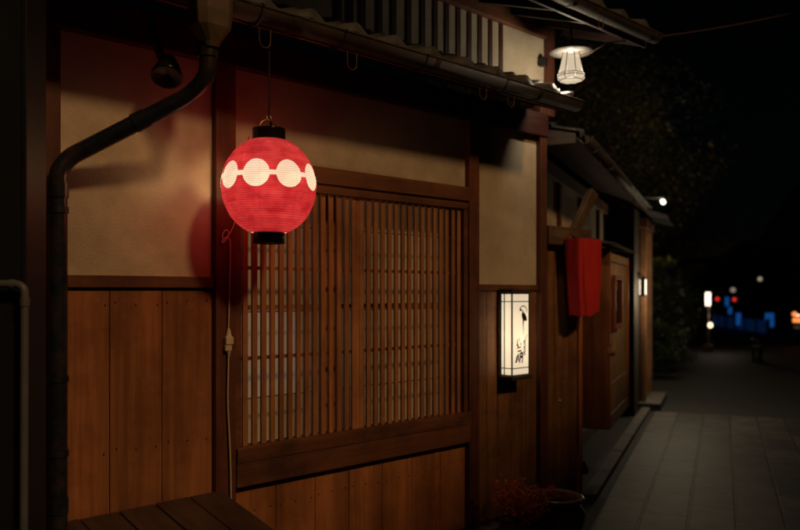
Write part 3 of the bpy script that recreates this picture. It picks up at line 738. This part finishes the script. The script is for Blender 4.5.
# ------------------------------------------------------------------ HOUSE C (far doorway)
HC=root('far_doorway_house',B(4.65,0),RB,'far narrow wooden doorway front with a lit lamp, next to the trees','house')
MB().bn(0,.08,-2.0,.0,.1,2.45).build('side_wall',M['darkhouse'],HC)
MB().bn(.08,1.05,-2.0,-.12,.1,2.45).build('front_wall',M['darkhouse'],HC)
MB().bn(.0,.12,-.06,.06,.1,2.40).build('post',M['board_r'],HC,.004)
MB().bn(.95,1.07,-.06,.06,.1,2.40).build('post',M['board_r'],HC,.004)
MB().bn(-.05,1.15,-.08,.08,2.40,2.52).build('lintel',M['beam'],HC,.004)
MB().bn(-.1,1.15,-.6,.25,.0,.10).build('stone_step',M['stone'],HC,.01)
MB().bn(.14,.93,-.119,-.10,.1,2.0).build('door',M['board_r'],HC,.003)
tiled_roof('roof_tiles',HC,-.2,1.3,.35,2.50,-.9,2.95,courses=4)
pl_=px(643,285.5,10.1)
GL=root('doorway_lamp',(pl_[0],pl_[1],pl_[2]-.12),RB,'small white oblong lamp glowing on the far doorway post','lamp')
dist_=pl_[1]
MB().box(-.038,.038,-.038,.038,.0,.20).build('glass',M['whitelamp'],GL,.006)
MB().box(-.046,.046,-.046,.046,.202,.225).build('lamp_cap',M['darkmetal'],GL); MB().box(-.046,.046,-.046,.046,-.02,-.002).build('lamp_base',M['darkmetal'],GL); MB().box(-.046,-.040,-.03,.03,-.02,.225).box(.02,.30,-.008,.008,.226,.24).build('bracket',M['darkmetal'],GL)
light('doorway_bulb',(.05,-.36,.0),20,(1,.78,.5),.06,GL)

# ------------------------------------------------------------------ vegetation
def leaf_cloud(mb,c,rad,n,leaf,flat=False):
    c=Vector(c)
    for i in range(n):
        v=Vector([random.gauss(0,1) for _ in range(3)]).normalized()*(random.random()**.4)
        p=c+Vector((v.x*rad[0],v.y*rad[1],v.z*rad[2]))
        dv=Vector([random.gauss(0,1) for _ in range(3)]); 
        if flat: dv.z=abs(dv.z)*1.0
        dv.normalize(); u=dv.orthogonal().normalized(); l=leaf*random.uniform(.6,1.4)
        mb.face([p,p+dv*l*.5+u*l*.25,p+dv*l,p+dv*l*.5-u*l*.25])
def tree(name,loc,label,h,cr,n,leaf,m,clumps=22,cat='tree',group=None,low=.45,flat=False):
    o=root(name,loc,random.uniform(0,6),label,cat,group)
    tr=MB(); P=smooth([(0,0,0),(.03*h,.01*h,h*.3),(-.02*h,.02*h,h*.6),(.01*h,0,h*.85)]); tr.tube(P,[.05*h**.8*(1-.8*i/len(P)) for i in range(len(P))],10)
    lf=MB()
    for i in range(clumps):
        a=i*2.4+random.uniform(-.4,.4); f=low+(1-low)*(i+.5)/clumps; r=cr*math.sin(math.pi*min(.95,max(.12,(f-low)/(1-low)*.8+.18)))*random.uniform(.45,1)
        c=Vector((r*math.cos(a),r*math.sin(a),h*f)); b=P[min(len(P)-1,int(len(P)*(f-.12)))]
        tr.tube(smooth([b,b.lerp(c,.6)+Vector((0,0,.02*h)),c],1),[.012*h,.009*h,.007*h,.005*h,.004*h,.003*h][:len(smooth([b,b,c],1))],6)
        q=cr*random.uniform(.25,.42); leaf_cloud(lf,c,(q*1.2,q*1.2,q*(.28 if flat else .7)),n//clumps,leaf,flat)
    tr.build('trunk',M['bark'],o); lf.build('crown',m,o); return o
tree('pine_tree',B(8.6,-.75),'clipped garden pine with flat needle pads lit by the lamp above',2.6,1.0,9000,.07,M['pine'],clumps=13,low=.25,flat=True)
tree('garden_bush',B(7.2,-.75),'low rounded dark evergreen bush just past the far doorway',1.2,.55,7000,.055,M['bushleaf'],clumps=16,cat='bush',low=.15)
tree('garden_bush',B(10.2,-.2),'dark loose shrub spilling toward the path beneath the pine',.9,.6,7000,.055,M['bushleaf'],clumps=16,cat='bush',low=.12)
tree('garden_bush',B(13.0,-.6),'tall dark hedge bush between the pine and the standing lantern',2.0,1.2,8000,.07,M['bushleaf'],clumps=20,cat='bush',low=.1)
tree('broadleaf_tree',B(13,-3.2),'big dark broadleaf tree rising over the far doorway roof',8.0,3.4,26000,.10,M['leaf'],clumps=36,group='dark trees beyond the houses',low=.3)
tree('broadleaf_tree',B(24,-3.0),'second dark tree farther down the street behind the hedge',9.0,4.0,18000,.15,M['leaf'],clumps=36,group='dark trees beyond the houses',low=.25)
tree('broadleaf_tree',B(34,9.5),'dark street tree far off above the blue lights',9.5,4.6,12000,.25,M['leaf'],clumps=34,group='dark trees beyond the houses',low=.3)

# ------------------------------------------------------------------ far street things
SLp=px(663,202,13.5)
SL=root('street_lamp',(SLp[0],SLp[1],0),RB,'street lamp with a pair of small warm bulbs above the pine','street lamp','street lamps')
MB().tube([(0,.5,0),(0,.5,SLp[2]+.1),(0,0,SLp[2]+.08)],.03,10).build('pole',M['darkmetal'],SL)
for dx in (-.10,.075): MB().lathe([(0,-.03),(.025,-.025),(.035,0),(.025,.03),(0,.035)],14,c=(dx,0)).build('bulb',M['bulb'],SL).location=(0,0,SLp[2])
light('street_bulb',(0,-.12,SLp[2]-.12),38,(1,.82,.55),.05,SL)
def streetlamp(x,y,Y,label,e,r=.12):
    p=px(x,y,Y); o=root('street_lamp',(p[0],p[1],0),0,label,'street lamp','street lamps')
    MB().tube([(.9,0,0),(.9,0,p[2]+.2),(.0,0,p[2]+.15)],[.07,.05,.04],8).build('pole',M['darkmetal'],o)
    q=MB().lathe([(0,-r),(r*.8,-r*.6),(r,0),(r*.6,r*.8),(0,r)],16).build('globe',e,o); q.location=(0,0,p[2])
e1=emit('distant_lamp',(1,.8,.58),.38); e2=emit('distant_lamp_dim',(1,.8,.6),.24)
streetlamp(760,279,42,'small pale round street lamp, highest of the distant ones',e1,.11)
streetlamp(733,290,42,'dimmer round street lamp low beside the red signals',e2,.13)
for x,y,lb in ((717,299,'red traffic signal directly right of the standing lantern'),(734,299.5,'red traffic signal to the right, under the dim street lamp')):
    p=px(x,y,38); o=root('traffic_signal',(p[0],p[1],0),0,lb,'traffic light','distant traffic signals')
    MB().tube([(0,.12,0),(0,.12,p[2]+.2)],.06,8).build('pole',M['darkmetal'],o)
    MB().box(-.85,.22,-.05,.1,p[2]-.2,p[2]+.2).build('housing',M['darkmetal'],o,.03)
    for k,mm in enumerate((M['redlamp'],M['glassdark'],M['glassdark'])):
        q=MB().lathe([(0,.03),(.09,.0),(.10,-.03)],16).build('lens',mm,o); q.rotation_euler=(R(90),0,0); q.location=(-.315*k,-.06,p[2])
# standing lantern
p=px(708,299,20); SLn=root('standing_lantern',(p[0],p[1],0),RB,'pale standing lantern at the kerb with a small lower lamp','lantern')
MB().box(-.06,.06,-.06,.06,p[2]-.17,p[2]+.17).build('upper_light',M['whitelamp'],SLn,.01)
MB().lathe([(0,-.07),(.06,-.04),(.06,.04),(0,.07)],12).build('lower_light',M['warmlamp'],SLn).location=(0,-.05,px(708,325,20)[2])
MB().tube([(0,.0,0),(0,.0,p[2]-.17)],.035,8).box(-.09,.09,-.09,.09,p[2]+.17,p[2]+.21).box(-.12,.12,-.12,.12,0,.2).build('stand',M['oldwoodz'],SLn)
light('lantern_glow',(0,-.25,1.0),6,(1,.8,.55),.1,SLn)
# bollard
p=px(757,362,17.2); o=root('bollard',(p[0],p[1],0),RB,'short dark bollard standing alone on the dark paving','bollard')
MB().lathe([(0,0),(.14,0),(.14,.04),(.11,.05),(.11,.42),(.13,.44),(.12,.50),(.06,.55),(0,.56)],20).build('shaft',M['darkmetal'],o)
MB().lathe([(.112,.34),(.114,.36),(.112,.38)],20).build('band',M['concrete'],o)
# blue lit things
def blue(x0,y0,x1,y1,Y,m,lb,group='blue lit banners down the street'):
    a_=px(x0,y0,Y); b_=px(x1,y1,Y); o=root('blue_banner',((a_[0]+b_[0])/2,Y,0),0,lb,'banner',group)
    w_=(b_[0]-a_[0])/2
    MB().box(-w_,w_,-.02,.02,b_[2],a_[2]).build('panel',m,o,.09)
    MB().tube([(-w_-.03,0,0),(-w_-.03,0,a_[2]+.05)],.03,8).tube([(w_+.03,0,0),(w_+.03,0,a_[2]+.05)],.03,8).build('frame',M['darkmetal'],o)
blue(725,297,729,306,32,M['bluelamp'],'narrow upper blue lit banner next to the red signals')
blue(728,307,732,314,31,M['bluelamp'],'little blue lit banner just below the narrow upper one')
blue(736,313,741,325,30,M['bluelamp'],'upright blue lit banner at the left end of the blue rail')
blue(765,313,774,327,29,M['bluelamp'],'broadest and brightest blue lit panel, nearest the parked car')
# blue lit railing running toward the right
a_=px(712,316,34); b_=px(768,322,27); o=root('blue_railing',(a_[0],a_[1],0),math.atan2(b_[1]-a_[1],b_[0]-a_[0]),'long low railing washed in dim blue light beyond the bollard','railing')
Lr=math.hypot(b_[0]-a_[0],b_[1]-a_[1])
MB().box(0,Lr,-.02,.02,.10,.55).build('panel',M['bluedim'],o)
for k in range(7): MB().box(Lr*k/6-.04,Lr*k/6+.04,-.05,.05,0,.62).build('rail_post',M['darkmetal'],o)

# parked car at right edge
cp=px(803,344,24); CR=root('parked_car',(cp[0]+.5,cp[1],0),RB+R(-4),'dark parked car at the right edge with its lamps on','car')
body=[(-2.1,.35),(-2.15,.6),(-2.0,.85),(-1.1,.95),(-.55,1.38),(.75,1.42),(1.45,1.0),(2.05,.92),(2.15,.6),(2.1,.35)]
cb=MB(); V=[];F=[]; nn=len(body)
for y,sx,sz in ((-.82,.97,.97),(-.72,1,1),(.72,1,1),(.82,.97,.97)):
    for (x,z) in body:
        V.append((x*sx,y*(1 if z<1.0 else .82),.35+(z-.35)*sz))
for j in range(3):
    for k in range(nn-1): F.append((j*nn+k,j*nn+k+1,(j+1)*nn+k+1,(j+1)*nn+k))
cb.add(V,F,True); cb.face(V[:nn]); cb.face(V[3*nn:][::-1]); cb.face([V[0],V[nn],V[2*nn],V[3*nn],V[4*nn-1],V[3*nn-1],V[2*nn-1],V[nn-1]])
CB=cb.build('body',M['carpaint'],CR)
MB().box(-.45,.65,-.70,.70,1.02,1.34).build('side_window',M['glassdark'],CB)
for x in (-1.35,1.35):
    for y in (-.74,.74):
        w_=MB().lathe([(.0,.09),(.19,.09),(.2,.08),(.31,.09),(.325,.06),(.325,-.06),(.31,-.09),(0,-.09)],24).build('wheel',M['rubber'],CR); w_.location=(x,y,.325); w_.rotation_euler=(R(90),0,0)
for y in (-.58,.58):
    MB().box(-2.19,-2.10,y-.16,y+.16,.68,.80).build('tail_light',M['orangelamp'],CR,.01)
    MB().box(2.05,2.17,y-.16,y+.16,.62,.76).build('headlight',M['glassdark'],CR,.01)
hl=px(798,317,22.6); Q=MB().lathe([(0,-.07),(.07,-.05),(.09,0),(.07,.05),(0,.07)],16).build('marker_light',M['warmlamp'],CR)
CR_m=Matrix.Translation(CR.location)@Matrix.Rotation(RB+R(-4),4,'Z'); Q.location=CR_m.inverted()@Vector(hl)
for x_,y_,m_,r_ in ((794.5,314,M['orangelamp'],.07),(799,323,M['redlamp'],.09)):
    q_=MB().lathe([(0,-r_),(r_*.8,-r_*.6),(r_,0),(r_*.8,r_*.6),(0,r_)],14).build('tail_lamp',m_,CR); q_.location=CR_m.inverted()@Vector(px(x_,y_,22.5))

DH=root('distant_house_row',(5,85,0),0,'dark row of houses closing the far end of the street','houses'); DH['kind']='stuff'
mb=MB(); x=-60
while x<90:
    w_=random.uniform(6,10); h_=random.uniform(5,8.5); mb.box(x,x+w_,0,6,0,h_); mb.hexa([(x-.3,-.6,h_),(x+w_+.3,-.6,h_),(x+w_+.3,6.6,h_),(x-.3,6.6,h_)],[(x-.3,2.9,h_+2),(x+w_+.3,2.9,h_+2),(x+w_+.3,3.1,h_+2),(x-.3,3.1,h_+2)]); x+=w_+.2
mb.build('house_row',M['black'],DH)
# sun blocks added across the street (shade the ground; in frame only far away)
GW=root('sun_block_storehouse',B(-20,11.3),RB,'windowless wooden storehouse block added across the street as a sun shade, outside the picture','storehouse')
MB().box(0,18.8,.0,4,0,7.0).build('wall',M['darkhouse'],GW); MB().hexa([(-.2,-.2,7.0),(18.8,-.2,7.0),(18.8,4.1,7.0),(-.2,4.1,7.0)],[(-.2,1.9,7.8),(18.8,1.9,7.8),(18.8,2.1,7.8),(-.2,2.1,7.8)]).build('roof',M['tile'],GW)
OH=root('sun_block_house',B(-1.15,13.3),RB,'long dark timber block added along the opposite side of the street as a sun shade','house')
MB().box(0,210,0,6,0,10.5).build('wall',M['darkhouse'],OH); MB().hexa([(0,-.5,10.5),(210,-.5,10.5),(210,6.5,10.5),(0,6.5,10.5)],[(0,2.8,12.5),(210,2.8,12.5),(210,3.2,12.5),(0,3.2,12.5)]).build('roof',M['tile'],OH)
for k in range(8): MB().box(3+k*11,4.6+k*11,6,6.03,.9,2.2).build('window',M['glassdark'],OH)

# ------------------------------------------------------------------ lights, world, camera
TL=Vector((.3015,-.3205,.34)).normalized()     # towards the light
sun=bpy.data.lights.new('sun','SUN'); sun.energy=.74; sun.color=(1,.55,.23); sun.angle=R(6.0)
so=bpy.data.objects.new('sun',sun); COL.objects.link(so); so.rotation_euler=TL.to_track_quat('Z','Y').to_euler()
Wd=bpy.data.worlds.new('World'); S.world=Wd; Wd.use_nodes=True; nt=Wd.node_tree
bg=nt.nodes['Background']; sky=nt.nodes.new('ShaderNodeTexSky'); sky.sky_type='NISHITA'; sky.sun_disc=False
sky.sun_elevation=math.asin(TL.z); sky.sun_rotation=math.atan2(TL.x,TL.y)
nt.links.new(sky.outputs[0],bg.inputs[0]); bg.inputs[1].default_value=.00015

cam=bpy.data.cameras.new('camera'); co=bpy.data.objects.new('camera',cam); COL.objects.link(co); S.camera=co
co.location=(0,0,1.55); co.rotation_euler=(R(90),0,0)
cam.sensor_width=36; cam.lens=778/800*36; cam.shift_y=27/800; cam.clip_start=.05; cam.clip_end=500
cam.dof.use_dof=True; cam.dof.focus_distance=3.7; cam.dof.aperture_fstop=1.5
S.view_settings.view_transform='Standard'; S.view_settings.look='None'; S.view_settings.exposure=0; S.view_settings.gamma=1
S.view_settings.use_curve_mapping=False
S.render.resolution_x=1024; S.render.resolution_y=678
S.cycles.use_denoising=True
try: S.cycles.denoiser='OPENIMAGEDENOISE'
except Exception: pass
S.cycles.max_bounces=8; S.cycles.transparent_max_bounces=12; S.cycles.sample_clamp_indirect=3
